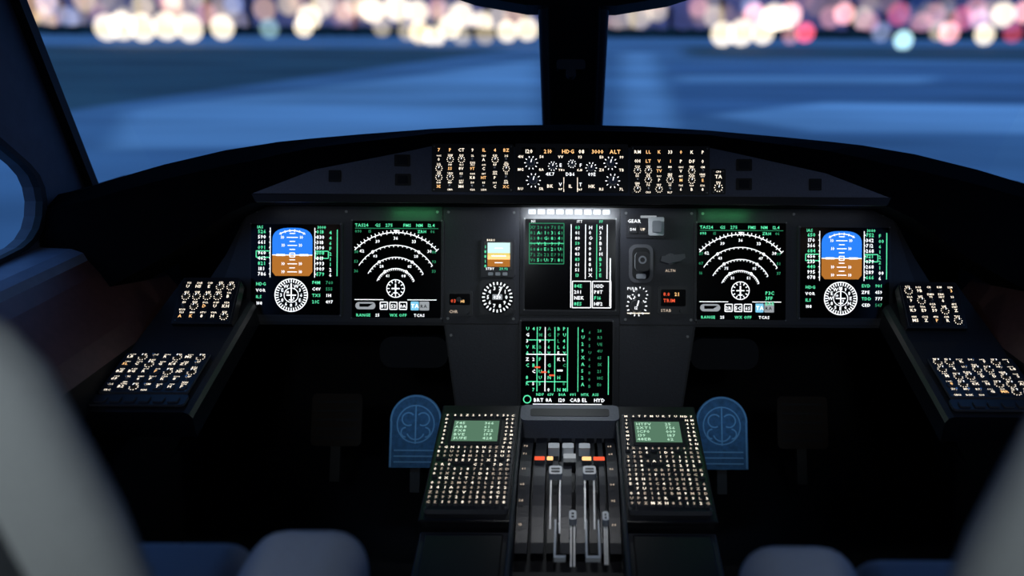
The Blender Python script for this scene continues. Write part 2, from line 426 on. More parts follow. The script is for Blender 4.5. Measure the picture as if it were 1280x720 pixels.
mb.rrect(-153, -36, -121, -5, 3, -.4, 2, 'bezel', 'rim'); mb.rrect(-150, -22, -124, -8, 1.5, 2, 2.4, 'glass_black')
mb.text(-148, -19, 6, '03', 2.7, 'red'); mb.text(-136, -19, 5, 'HI', 2.7, 'amber'); mb.text(-150, -32, 5, 'CHR', 2.4, 'key_dim'); mb.cyl(-128, -30, 3.2, 2, 7, 'knob', 12); mb.cyl(-138, -15, 3, 2.4, 5, 'knob', 12)
mb.obj('instrument_panel')
for sx in (-1, 1):
    mb = MB(FP); mb.rrect(sx*200-44, -104, sx*200+44, -64, 16, -80, -34, 'knee'); mb.obj('knee_bolster' + ('' if sx < 0 else '.001'), bevel=.025, smooth=True, seg=5)

mb = MB(at(FP, 89, 31)); mb.rrect(-15, -24, 15, 24, 9, -1, 1.5, 'rim', 'rim'); mb.rrect(-11, -20, 11, 20, 7, 1.5, 1.8, 'rubber')
mb.box(-2, -8, 2, 4, 1, 22, 'knob_grey'); mb.rrect(-9, -10, 9, 14, 6, 14, 24, 'knob', 'knob_grey'); mb.ring(0, 4, 3, 5, 24.3, 'knob_grey', n=20)
mb.rrect(-6, -19, 6, -13, 2, 1.8, 5, 'knob_grey')
mb.obj('landing_gear_lever', bevel=.0008)
mb = MB(at(FP, 126, 37)); mb.cyl(0, 0, 7, -1, 2, 'rim', 20); mb.cyl(0, 0, 5, 2, 10, 'knob', 20)
mb.poly([(-14, -3), (-4, -6), (10, -3), (17, 1), (16, 6), (4, 5), (-12, 3)], 8, 14, 'rim', 'knob'); mb.text(0, -16, 4.5, 'ALTN', -.2, 'key_dim', True)
mb.obj('alternate_flap_switch', bevel=.001)

# ------------------------------------------------------------------ glareshield
def lerp_tab(t, x):
    x = abs(x)
    for (a, p), (b, q) in zip(t, t[1:]):
        if x <= b: return p+(q-p)*(x-a)/(b-a)
    return t[-1][1]
VT = [(0, 177), (173, 177), (197, 171), (320, 147), (400, 118), (500, 98), (600, 78), (700, 50)]
VB = [(0, 104), (400, 104), (430, 90), (500, 40), (600, -15), (700, -40)]
RD = [(0, 203), (90, 201), (172, 196), (270, 189), (362, 181), (430, 170), (500, 153), (560, 135), (597, 122), (700, 100)]
xs = [-665, -630, -597, -565, -530, -500, -465, -430, -400, -360, -320, -260, -197, -173, -90, 0]
xs = xs + [-a for a in xs[-2::-1]]
mb = MB(); vs = []; nr = 0
CL = lambda x: max(-1.127, min(1.127, x))
for x in xs:
    g, r = .001697, .001778
    fb = P(x*g, lerp_tab(VB, x)*g, .115); ft = P(x*g, lerp_tab(VT, x)*g, .115)
    rv = lerp_tab(RD, x)*r; tv = lerp_tab(VT, x)*g
    m1 = P(x*g*1.01, tv+(rv-tv)*.6, .105); m2 = P(x*r*.995, tv+(rv-tv)*.92, .07); rd = P(x*r, rv, .03)
    back = Vector((x*r, 2.47, .88-.08*(x/650)**2))
    ub = P(x*g, lerp_tab(VB, x)*g+.006, -.02)
    col = [ub, fb, ft, m1, m2, rd, (rd+back)/2+Vector((0, 0, .012)), back]
    nr = len(col); vs += [(CL(c.x), c.y, c.z) for c in col]
fs = []
for i in range(len(xs)-1):
    for j in range(nr-1):
        a = i*nr+j; fs.append((a, a+nr, a+nr+1, a+1))
mb.add(vs, fs, 'cowl')
gs = empty('glareshield')
mb.obj('cowl', gs)
mb = MB(FG)
mb.poly([(-397, 116), (-320, 146), (-197, 171), (-175, 176), (175, 176), (200, 171), (320, 145), (400, 115)], -4, 0, 'panel_face')
mb.poly([(-392, 105), (-397, 115), (400, 115), (395, 105)], -4, 4, 'panel_dark')
for a, b in ((-294, 138), (-210, 158), (-209, 134), (217, 155), (217, 131), (306, 131)):
    w_ = 8 if a in (-294, 306) else 10
    mb.rrect(a-w_, b-7.5, a+w_, b+7.5, 1.5, 0, .8, 'panel_dark', 'rim')
    mb.rrect(a-6.5, b-5, a+6.5, b+5, 1, .8, 2, 'rubber', 'rim')
mb.obj('fascia', gs, bevel=.0009)
mb = MB(FG); control_panel(mb, -173, 119, -71, 179, 7, 5, 3, (0,)); mb.obj('lighting_control_panel')
mb = MB(FG)
mb.rrect(-69, 119, 72, 180, 2, -2, 1.2, 'bezel', 'rim')
for a, b, r in ((-49, 156, 6.5), (-46, 134, 7), (-22, 152, 4.5), (26, 150, 5.5), (50, 156, 6.5), (53, 134, 7), (2, 155, 4)):
    dial_knob(mb, a, b, r*.8, 1.2, 'white', True)
for a in (-25, 0, 27):
    mb.rrect(a-10, 138, a+10, 146, 1, 1.2, 2, 'knob', 'rim'); mb.text(a, 140, 5.8, rt(3), 2.2, 'white', True)
    mb.rrect(a-8, 123, a+8, 131, 1, 1.2, 2, 'knob', 'rim'); mb.text(a, 125, 5.8, rt(2), 2.2, 'key', True)
for a, t, m in ((-52, '120', 'key'), (-28, '210', 'amber'), (-3, 'HDG', 'amber'), (14, '08', 'key'), (34, '3000', 'amber'), (56, 'ALT', 'amber')):
    mb.rrect(a-9, 166, a+9, 175, 1, 1.2, 1.5, 'glass_black'); mb.text(a, 168, 6.8, t, 1.8, m, True)
for a in (-62, -36, -12, 12, 39, 64):
    for b in (122, 146, 162): mb.text(a, b, 4.8, rt(2), 1.4, 'key', True)
for a, b in ((-12, 129), (-12, 153), (13, 153), (13, 129)): push(mb, a, b, 6, 9, 1.2, 'white', rt(1), 6)
mb.line(-8, 120, -8, 148, .8, 1.4, 'key'); mb.line(9, 120, 9, 148, .8, 1.4, 'key')
mb.obj('autopilot_control_panel')
mb = MB(FG); control_panel(mb, 75, 117, 174, 178, 7, 5, 9, (0, 1)); mb.obj('radio_control_panel')
mb = MB(FG); control_panel(mb, 176, 118, 194, 150, 1, 2, 12); mb.obj('warning_switch_panel')

# ------------------------------------------------------------------ side consoles
for sx in (-1, 1):
    sf = '' if sx < 0 else '.001'
    mb = MB()
    def strip(pts, y0, y1, m):
        vs = []
        for x, z in pts: vs += [(sx*x, y0, z), (sx*x, y1, z)]
        fs = [(2*i, 2*i+1, 2*i+3, 2*i+2) for i in range(len(pts)-1)]
        if sx < 0: fs = [f[::-1] for f in fs]
        mb.add(vs, fs, m)
    strip([(1.128, .741), (1.06, .738), (1.035, .73), (1.025, .715)], 1.0, 2.02, 'sill')
    strip([(1.025, .715), (1.0, .69), (.965, .645), (.93, .60), (.905, .56)], 1.0, 2.02, 'brown')
    strip([(.905, .56), (.895, .50), (.93, .0)], 1.0, 2.02, 'shell')
    zc = lambda y: .546+.258*(y-1.687)
    def block(a, m):
        vs = []
        for x, dz in a:
            for y in (1.52, 2.0): vs.append((sx*x, y, zc(y)+dz))
        mb.add(vs, [(2*i, 2*i+1, 2*i+3, 2*i+2) for i in range(len(a)-1)], m)
    block([(.905, -.0), (.720, 0), (.710, -.004), (.704, -.012)], 'console'); block([(.704, -.012), (.70, -.05), (.76, -.10)], 'panel_dark')  # side drop takes a darker colour than the top to imitate shade
    mb.add([(sx*.905, 1.52, zc(1.52)), (sx*.720, 1.52, zc(1.52)), (sx*.704, 1.52, zc(1.52)-.012), (sx*.70, 1.52, zc(1.52)-.05), (sx*.905, 1.52, zc(1.52)-.05)], [(0, 1, 2, 3, 4)], 'panel_dark')
    mb.obj('side_console'+sf)
    fy = Vector((0, 1.875-1.789, .663-.584))
    fa = frame((sx*.787, 1.832, .622), (1, 0, 0), fy, .0017)
    mb = MB(fa)
    mb.poly([(-38, -32), (38, -32), (38, 30), (34, 36), (-34, 36), (-38, 30)], -16, -.8, 'console', 'panel_dark')
    control_panel(mb, -36, -31, 36, 31, 5, 4, 20+sx)
    mb.obj('audio_control_panel'+sf)
    fy = Vector((0, .124, .032))
    fb = frame((sx*.812, 1.62, .541), (1, 0, 0), fy, .0017)
    mb = MB(fb)
    control_panel(mb, -50, -36, 50, 40, 7, 5, 30+sx, z=-1)
    mb.rrect(-54, -58, 54, -40, 4, -3, 0, 'bezel', 'rim')
    for i in range(6): mb.rrect(-46+i*16, -55, -34+i*16, -45, 2, 0, 2, 'knob', 'rim')
    mb.obj('side_switch_panel'+sf)

# ------------------------------------------------------------------ rudder pedals
for sx in (-1, 1):
    fo = frame(P(sx*.368, -.345, -.13), X, (0, .45, 1), .00195)
    mb = MB(fo)
    pts = [(-32, -45), (32, -45), (32, 12)]+[(32*math.cos(math.radians(a)), 12+32*math.sin(math.radians(a))) for a in range(10, 180, 10)]+[(-32, 12)]
    mb.poly(pts, -5, 0, 'pedal', 'pedal_rib')
    mb.ring(0, 8, 22, 23.5, .6, 'pedal_rib', n=36); mb.ring(0, 12, 29.5, 31.5, .6, 'pedal_rib', 0, 180, 30)
    mb.ring(-9, 14, 7, 8.6, .7, 'pedal_rib', 40, 300, 20); mb.ring(9, 14, 7, 8.6, .7, 'pedal_rib', -120, 140, 20); mb.ring(0, 0, 10, 11.6, .7, 'pedal_rib', 200, 340, 20)
    mb.line(0, -16, 0, 30, 1.6, .7, 'pedal_rib'); mb.ring(-12, -2, 5, 6.6, .7, 'pedal_rib', 90, 270, 14); mb.ring(12, -2, 5, 6.6, .7, 'pedal_rib', -90, 90, 14)
    mb.line(-30, 12, -30, -44, 2, .6, 'pedal_rib'); mb.line(30, 12, 30, -44, 2, .6, 'pedal_rib')
    for b in (-24, -31, -38): mb.line(-26, b, 26, b, 1.6, .6, 'pedal_rib')
    mb.box(-6, -75, 6, -40, -12, -4, 'rubber')
    mb.obj('rudder_pedal'+('' if sx < 0 else '.001'))
    fo = frame(P(sx*.56, -.32, -.13), X, (0, .45, 1), .00195)
    mb = MB(fo); mb.rrect(-30, -32, 32, 32, 6, -5, 0, 'pedal_brown')
    for b in (-22, -11, 0, 11, 22): mb.line(-24, b, 26, b, 3, .6, 'shell')
    mb.box(-6, -75, 6, -30, -12, -4, 'rubber')
    mb.obj('rudder_pedal'+('.002' if sx < 0 else '.003'))

# ------------------------------------------------------------------ centre pedestal
yd = Vector((0, .288, .057))
FT = frame((0, 1.554, .3915), (1, 0, 0), yd, .001)   # millimetres
ped = empty('center_pedestal')
mb = MB(FT)
for sx in (-1, 1):
    x0, x1 = sorted((sx*101, sx*268))
    mb.box(x0, -165, x1, 190, -330, -6, 'panel_dark')
    mb.box(x0+4, -330, x1-4, -170, -330, -26, 'console')
    mb.box(x0+14, -320, x1-14, -180, -26, -20, 'panel_dark')
    mb.box(min(sx*96, sx*104), -330, max(sx*96, sx*104), 175, -60, 6, 'panel')
mb.box(-100, -330, 100, 190, -330, -55, 'panel_dark')
mb.obj('body', ped, bevel=.003)
mb = MB(FT)
N = 14
def arcplate(xa, xb, m):
    vs = []
    for i in range(N+1):
        t = i/N; y = 120-t*330; z = -38+36*math.sin(math.pi*min(1, t*1.05))
        vs += [(xa, y, z), (xb, y, z)]
    mb.add(vs, [(2*i, 2*i+2, 2*i+3, 2*i+1) for i in range(N)], m)
    mb.add(vs[0::2]+[(v[0], v[1], -60) for v in vs[0::2]], [(i, i+1, N+2+i, N+1+i) for i in range(N)], m)
    mb.add(vs[1::2]+[(v[0], v[1], -60) for v in vs[1::2]], [(i, i+1, N+2+i, N+1+i) for i in range(N)], m)
for a, b in ((-94, -72), (-66, -44), (-14, 6), (14, 32), (58, 68), (74, 94)): arcplate(a, b, 'panel')
arcplate(-38, -20, 'panel_dark'); arcplate(38, 52, 'panel_dark')
mb.obj('slot_plates', ped)
mb = MB(FT); mb.rrect(-100, 118, 104, 172, 12, -50, 8, 'panel_face'); mb.rrect(-80, 132, 84, 158, 6, 8, 9, 'panel_dark'); mb.obj('hood', ped, bevel=.004)
mb = MB(FT)
for x0, x1, m in ((-66, -46, 'red'), (-42, -30, 'amber'), (26, 44, 'amber'), (48, 70, 'red')):
    mb.rrect(x0, -6, x1, 6, 2, -20, 4, m, 'rim')
for x0 in (-40, -12, 20): mb.rrect(x0, 22, x0+22, 38, 3, -20, 12, 'knob_light')
mb.rrect(-10, 2, 14, 10, 2, -20, 8, 'grey_lit'); mb.rrect(-10, -14, 14, -2, 2, -20, 6, 'knob')
for x0 in (-86, 82):
    for k in range(6): mb.text(x0, 60-k*45, 8, rn(1)+rn(1), 1 if 0 < k < 5 else -15, 'key_dim', True)
mb.obj('indicator_lights', ped)
def lever(name, x, y0, y1, zt, w):
    mb = MB(FT)
    for dx in (-w/2, w/2-3.2):
        mb.add([(x+dx, y0, -30), (x+dx+3.2, y0, -30), (x+dx+3.2, y1, zt), (x+dx, y1, zt),
                (x+dx, y0-9, -30), (x+dx+3.2, y0-9, -30), (x+dx+3.2, y1-9, zt-5), (x+dx, y1-9, zt-5)],
               [(0, 1, 2, 3), (7, 6, 5, 4), (0, 3, 7, 4), (1, 5, 6, 2), (0, 4, 5, 1), (3, 2, 6, 7)], 'knob_light')
    mb.rrect(x-w/2-2, y1-16, x+w/2+2, y1+8, 5, zt-6, zt+8, 'knob_light', 'knob_grey')
    mb.rrect(x-w/2+2, y1-11, x+w/2-2, y1-7, 1, zt+8, zt+9, 'knob'); mb.rrect(x-w/2+2, y1-3, x+w/2-2, y1+1, 1, zt+8, zt+9, 'knob')
    mb.obj(name, ped, bevel=.0012)
lever('thrust_lever_1', -24, -160, -62, 22, 20); lever('thrust_lever_2', 39, -160, -62, 22, 20)
lever('flap_lever', 8, -240, -165, 6, 9); lever('spoiler_lever', 66, -235, -165, 4, 7)
mb = MB(FT)
for x in (-24, 30, 52):
    mb.box(x, -258, x+3, -170, -6, 4, 'knob_light')
mb.box(-24, -262, -4, -257, -6, 4, 'knob_light'); mb.box(30, -262, 55, -257, -6, 4, 'knob_light')
mb.obj('gate_rails', ped)
for sx in (-1, 1):
    mb = MB(FT @ Matrix.Translation((sx*184, 0, 0)))
    mb.rrect(-76, -147, 76, 147, 6, -8, 4, 'bezel', 'rim')
    mb.rrect(-56, 40, 48, 124, 5, 4, 7, 'rubber', 'rim'); mb.quad(-50, 48, 42, 116, 7.5, 'lcd')
    for j in range(5):
        tx = rt(random.choice((3, 4))); mb.text(-47, 103-j*12.5, 12, tx, 8, 'lcd_txt'); mb.text(12, 103-j*12.5, 12, rn(random.choice((2, 3))), 8, 'lcd_txt')
    for j in range(8):
        for a in (-66, 58, 69):
            b = 132-j*13
            mb.rrect(a-4.5, b-4, a+4.5, b+4, 2, 4, 9, 'knob', 'rim'); mb.text(a, b-3.2, 9, rt(1), 9.3, 'key', True)
    for i in range(9): mb.rrect(-55+i*12.5, 128, -46+i*12.5, 138, 2, 4, 9, 'knob', 'rim'); mb.text(-50.5+i*12.5, 129.5, 9, rt(1), 9.3, 'key', True)
    for j in range(13):
        for i in range(12):
            if j == 4 and i in (3, 4, 5) or random.random() < .04: continue
            a = -68.5+i*12.4; b = 26-j*13.2
            mb.rrect(a-4.8, b-4.6, a+4.8, b+4.6, 2.6, 4, 9.5, 'knob', 'rim')
            mb.text(a, b-3.2, 9.2, rt(1) if random.random() < .6 else rn(1), 9.9, 'key' if random.random() < .45 else 'key_dim', True)
    for a in (-71, 71):
        for b in (-141, 141): mb.cyl(a, b, 2.4, 4, 5, 'screw', 10)
    mb.obj('flight_management_keypad'+('' if sx < 0 else '.001'))

# ------------------------------------------------------------------ seats
def seat(name, sx, cxm, dz):
    e = empty(name)
    secs = [(.010, .02, .02), (.004, .06, .035), (-.012, .105, .046), (-.038, .142, .052), (-.066, .162, .055), (-.122, .177, .056), (-.184, .1935, .057),
            (-.236, .2014, .058), (-.35, .225, .06), (-.5, .235, .06), (-.6, .235, .05)]
    def loft(pname, ws, ts, dy, m, n=36, ex=2.6, dv=0):
        mb = MB(); vs = []
        for v, hw, th in secs:
            d = .62-.45*v; y = d*Cc+v*S+dy; z = 1.2-d*S+v*Cc+dz-dv
            for i in range(n):
                t = 2*math.pi*i/n; c, s_ = math.cos(t), math.sin(t)
                vs.append((cxm+hw*ws*math.copysign(abs(c)**(2/ex), c), y+th*ts*math.copysign(abs(s_)**(2/ex), s_), z))
        fs = []
        for j in range(len(secs)-1):
            for i in range(n):
                fs.append((j*n+i, (j+1)*n+i, (j+1)*n+(i+1) % n, j*n+(i+1) % n))
        fs.append(tuple(range(n))); fs.append(tuple(range(len(vs)-1, len(vs)-n-1, -1)))
        mb.add(vs, fs, m); mb.obj(pname, e, smooth=True)
    loft('backrest', 1, 1, 0, 'fabric')
    loft('back_shell', .78, .8, -.030, 'seat_shell', dv=.07)
    def rb(pname, x0, x1, y0, y1, z0, z1, m, bv):
        mb = MB(); mb.box(x0, y0, x1, y1, z0+dz, z1+dz, m); mb.obj(pname, e, bevel=bv, smooth=True, seg=5)
    rb('cushion', cxm-.17, cxm+.17, .62, .975, .49, .592, 'fabric_blue', .04)
    rb('bolster_1', cxm+.16, cxm+.305, .62, .985, .47, .607, 'fabric_blue', .045)
    rb('bolster_2', cxm-.305, cxm-.16, .62, .985, .47, .607, 'fabric_blue', .045)
    rb('pan', cxm-.26, cxm+.26, .60, .95, .40, .48, 'seat_shell', .015)
    rb('column', cxm-.12, cxm+.12, .66, .90, .0-dz, .41, 'seat_shell', .01)
    rb('rail', cxm-.2, cxm+.2, .5, 1.05, .0-dz, .03-dz, 'seat_shell', .005)
seat('pilot_seat', -1, -.55, 0)
seat('pilot_seat.001', 1, .515, -.018)

# ------------------------------------------------------------------ cockpit shell
mb = MB(); mb.box(-1.2, -1.0, 1.2, 2.55, -.05, 0, 'carpet'); mb.obj('floor')
mb = MB(); mb.box(-1.2, -1.0, 1.2, 2.16, 1.62, 1.67, 'lining'); mb.obj('ceiling')
mb = MB(); mb.box(-1.2, -1.05, 1.2, -1.0, 0, 1.67, 'lining'); mb.obj('wall_back')
mb = MB(); mb.box(-1.2, 2.48, 1.2, 2.55, 0, .80, 'shell'); mb.box(-.9, 2.48, .9, 2.52, .80, .86, 'shell'); mb.obj('wall_front')
outer = [(-1.0, 0), (2.48, 0), (2.48, .70), (2.2, .79), (2.078, .815), (1.892, 1.25), (1.74, 1.62), (-1.0, 1.62)]
hole = [(.60, .752), (1.70, .752), (1.765, .756), (1.80, .765), (1.828, .782), (1.846, .805), (1.857, .835), (1.856, .865), (1.845, .892), (1.82, .918), (1.754, .968), (1.60, 1.08), (1.35, 1.22), (1.1, 1.26), (.65, 1.26), (.55, 1.18), (.5, .95), (.52, .80)]
for sx in (-1, 1):
    mb = MB()
    tri = tessellate_polygon([[Vector((p[0], p[1], 0)) for p in outer], [Vector((p[0], p[1], 0)) for p in hole]])
    al = outer+hole
    for xx in (1.13, 1.16):
        mb.add([(sx*xx, p[0], p[1]) for p in al], tri, 'pillar')
    for pl in (outer, hole):
        n = len(pl)
        mb.add([(sx*1.13, p[0], p[1]) for p in pl]+[(sx*1.16, p[0], p[1]) for p in pl], [(i, (i+1) % n, n+(i+1) % n, n+i) for i in range(n)], 'pillar')
    mb.obj('wall_left' if sx < 0 else 'wall_right')
    mb = MB(); n = len(hole); c = Vector((sum(p[0] for p in hole)/n, sum(p[1] for p in hole)/n))
    def off(p, d):
        q = Vector(p)-c; return (c+q*(1+d/q.length))
    rim = [off(p, .016) for p in hole]; inn = [off(p, -.002) for p in hole]
    vs = [(sx*1.129, p[0], p[1]) for p in rim]+[(sx*1.12, p[0], p[1]) for p in rim]+[(sx*1.12, p[0], p[1]) for p in inn]+[(sx*1.135, p[0], p[1]) for p in inn]
    fs = []
    for k in range(3): fs += [(k*n+i, k*n+(i+1) % n, (k+1)*n+(i+1) % n, (k+1)*n+i) for i in range(n)]
    mb.add(vs, fs, 'rubber')
    mb.obj('window_3' if sx < 0 else 'window_4')

wf = empty('windshield_frame')
hd = [(-1.19, .80), (-.6, .74), (-.35, .685), (-.217, .642), (-.10, .622), (.10, .622), (.217, .642), (.35, .685), (.6, .74), (1.19, .80), (1.19, 1.02), (-1.19, 1.02)]
mb = MB(frame(P(0, 0, 0), X, U, 1)); mb.poly(hd, -.02, .05, 'rubber'); mb.obj('header', wf)
def beam(name, a, b, w, t, m, wa=None):
    mb = MB(); a = Vector(a); b = Vector(b); ax = (b-a).normalized(); nn = X.cross(ax).normalized()
    vs = []
    for p, ww in ((a, w), (b, wa or w)):
        for q in (-1, 1):
            for r in (0, 1): vs.append(p+X*q*ww+nn*r*t)
    mb.add([tuple(v) for v in vs], [(0, 2, 6, 4), (1, 5, 7, 3), (0, 4, 5, 1), (2, 3, 7, 6), (0, 1, 3, 2), (4, 6, 7, 5)], m)
    return mb.obj(name, wf, bevel=.01, smooth=True, seg=3)
A = (0.005, 2.42, .86); B = (0.005, 2.03, 1.33)
beam('post_outer', A, B, .078, .03, 'pillar', .080)
beam('post_inner', (0.003, 2.40, .855), (0.003, 2.005, 1.33), .040, -.02, 'rubber', .046)
beam('post_back', (0.005, 2.44, .87), (0.005, 2.05, 1.34), .062, .06, 'rubber')
mb = MB(frame(P(0.0, .525, -.11), X, U, .001)); mb.rrect(-34, -12, 34, 12, 8, 0, 30, 'rim', 'shell'); mb.cyl(0, -18, 12, 0, 34, 'rim', 20); mb.obj('compass_mount', wf, bevel=.003)
for sx in (-1, 1):
    mb = MB()
    a = Vector((sx*1.13, 2.078, .815)); b = Vector((sx*1.13, 1.74, 1.62)); d = (b-a).normalized(); n = Vector((0, d.z, -d.y))
    vs = []
    for p in (a, b):
        for q, r in ((0, 0), (.02, 0), (.02, .025), (0, .025)): vs.append(tuple(p-Vector((sx*q, 0, 0))-n*r))
    mb.add(vs, [(0, 1, 5, 4), (1, 2, 6, 5), (2, 3, 7, 6), (3, 0, 4, 7)], 'rubber')
    mb.obj('side_post', wf)
g = bpy.data.materials.new('windshield_glass'); g.use_nodes = True; nt = g.node_tree; nt.nodes.clear()
o = nt.nodes.new('ShaderNodeOutputMaterial'); mx = nt.nodes.new('ShaderNodeMixShader'); tr = nt.nodes.new('ShaderNodeBsdfTransparent'); gl = nt.nodes.new('ShaderNodeBsdfGlossy')
gl.inputs['Roughness'].default_value = .02; mx.inputs[0].default_value = .02; tr.inputs[0].default_value = (.97, .98, 1, 1)
nt.links.new(tr.outputs[0], mx.inputs[1]); nt.links.new(gl.outputs[0], mx.inputs[2]); nt.links.new(mx.outputs[0], o.inputs[0]); MT['wglass'] = g
for sx in (-1, 1):
    mb = MB(); mb.add([(sx*.05, 2.46, .88), (sx*1.12, 2.40, .79), (sx*1.12, 1.95, 1.42), (sx*.05, 2.06, 1.34)], [(0, 1, 2, 3)], 'wglass')
    mb.obj('window_1' if sx < 0 else 'window_2')

# ------------------------------------------------------------------ airfield
# one surface; grass, concrete and asphalt areas are stored as a colour attribute with soft borders that imitate blur
GZ = -2.5
gm = bpy.data.materials.new('airfield'); gm.use_nodes = True; nt = gm.node_tree; b = nt.nodes['Principled BSDF']
b.inputs['Roughness'].default_value = .85; b.inputs['Specular IOR Level'].default_value = .15
at_ = nt.nodes.new('ShaderNodeAttribute'); at_.attribute_name = 'surface'
tc = nt.nodes.new('ShaderNodeTexCoord'); mp = nt.nodes.new('ShaderNodeMapping'); mp.inputs['Scale'].default_value = (.05, .13, 1)
n_ = nt.nodes.new('ShaderNodeTexNoise'); n_.inputs['Scale'].default_value = 1; n_.inputs['Detail'].default_value = 2
rp = nt.nodes.new('ShaderNodeValToRGB'); rp.color_ramp.elements[0].position = .3; rp.color_ramp.elements[1].position = .7
rp.color_ramp.elements[0].color = (.62, .62, .62, 1); rp.color_ramp.elements[1].color = (1.25, 1.25, 1.25, 1)
mu = nt.nodes.new('ShaderNodeMixRGB'); mu.blend_type = 'MULTIPLY'; mu.inputs[0].default_value = 1
nt.links.new(tc.outputs['Object'], mp.inputs[0]); nt.links.new(mp.outputs[0], n_.inputs['Vector']); nt.links.new(n_.outputs['Fac'], rp.inputs[0])
nt.links.new(at_.outputs['Color'], mu.inputs[1]); nt.links.new(rp.outputs[0], mu.inputs[2]); nt.links.new(mu.outputs[0], b.inputs['Base Color'])
MT['airfield'] = gm
areas = [([(-60, 36), (-22, 38), (-19, 66), (-9, 149), (-400, 149), (-400, 36)], (.085, .125, .11)),
         ([(14, 112), (130, 100), (400, 120), (400, 190), (22, 180)], (.10, .14, .13)),
         ([(4.65, 38), (19, 38), (58, 95), (10, 95)], (.22, .28, .33)),
         ([(-19.6, 40), (-14.0, 27), (-1.1, 30), (-3.8, 104), (-12.2, 65.6)], (.56, .60, .58)),
         ([(2.0, 33), (3.9, 33), (11.5, 131), (7.4, 131)], (.62, .66, .64)),
         ([(7.5, 62), (24, 62), (29, 72), (8, 72)], (.50, .55, .55)),
         ([(9, 33), (34, 33), (34, 44), (13, 46), (6, 39)], (.66, .70, .68))]
def sdist(px, py, pts):
    dm = 1e9; ins = False; n = len(pts)
    for i in range(n):
        x1, y1 = pts[i]; x2, y2 = pts[(i+1) % n]
        dx, dy = x2-x1, y2-y1; t = max(0, min(1, ((px-x1)*dx+(py-y1)*dy)/(dx*dx+dy*dy)))
        dm = min(dm, math.hypot(px-x1-t*dx, py-y1-t*dy))
        if (y1 > py) != (y2 > py) and px < x1+(py-y1)*dx/dy: ins = not ins
    return dm if ins else -dm
ys = [-600, -200, -50, 0, 10, 16]+[18*(1.022**i) for i in range(112)]+[260, 400, 700, 1300]
uq = [-12, -5, -2, -1.2]+[-1+i*.0145 for i in range(139)]+[1.2, 2, 5, 12]
vs = []; colr = []
for y in ys:
    for q in uq:
        x = q*max(y, 30)*.75
        c = Vector((.27, .33, .36))
        if 20 < y < 230:
            for pts, cc in areas:
                w_ = .012*y+.25
                t = max(0, min(1, .5+sdist(x, y, pts)/(2*w_))); t = t*t*(3-2*t)
                c = c.lerp(Vector(cc), t)
        vs.append((x, y, GZ)); colr += [c.x, c.y, c.z, 1]
W_ = len(uq)
mb = MB(); mb.add(vs, [(j*W_+i, j*W_+i+1, (j+1)*W_+i+1, (j+1)*W_+i) for j in range(len(ys)-1) for i in range(W_-1)], 'airfield')
go = mb.obj('ground')
ca = go.data.color_attributes.new('surface', 'FLOAT_COLOR', 'POINT'); ca.data.foreach_set('color', colr)

pbr('building', (.26, .24, .36), .9, noise=.3, scale=.05); pbr('trees', (.05, .08, .07), 1, noise=.3, scale=.3)
mb = MB()
x = -420
while x < 420:
    w = random.uniform(14, 40); h = random.uniform(9, 20)
    mb.box(x, 480, x+w, 510, GZ, h, 'building'); x += w*.9
x = -420
while x < 420:
    w = random.uniform(10, 30); h = random.uniform(18, 45)
    mb.box(x, 560, x+w, 590, GZ, h, 'building'); x += w*1.1
mb.obj('city_skyline')
mb = MB()
x = -260
while x < 260:
    r = random.uniform(4, 8)
    mb.add([(x-r, 300, GZ), (x+r, 300, GZ), (x+r*.7, 300, GZ+2.6), (x, 300, GZ+random.uniform(2.6, 3.6)), (x-r*.7, 300, GZ+2.4)], [(0, 1, 2, 3, 4)], 'trees')
    mb.add([(x-r, 303, GZ), (x+r, 297, GZ), (x+r*.7, 297, GZ+2.4), (x, 300, GZ+3.2), (x-r*.7, 303, GZ+2.4)], [(0, 1, 2, 3, 4)], 'trees'); x += r*1.3
mb.obj('tree_line')

cols = {'w': (1, .86, .64), 'o': (1, .60, .32), 'p': (1, .46, .48), 'r': (1, .12, .20), 'b': (.45, .55, .9), 'c': (.55, .9, .95), 'y': (1, .80, .48)}
for k, c in cols.items():
    for q, s_ in ((1, .13), (2, .42), (3, 1.2)): emi('lamp_%s%d' % (k, q), c, s_, add=True)
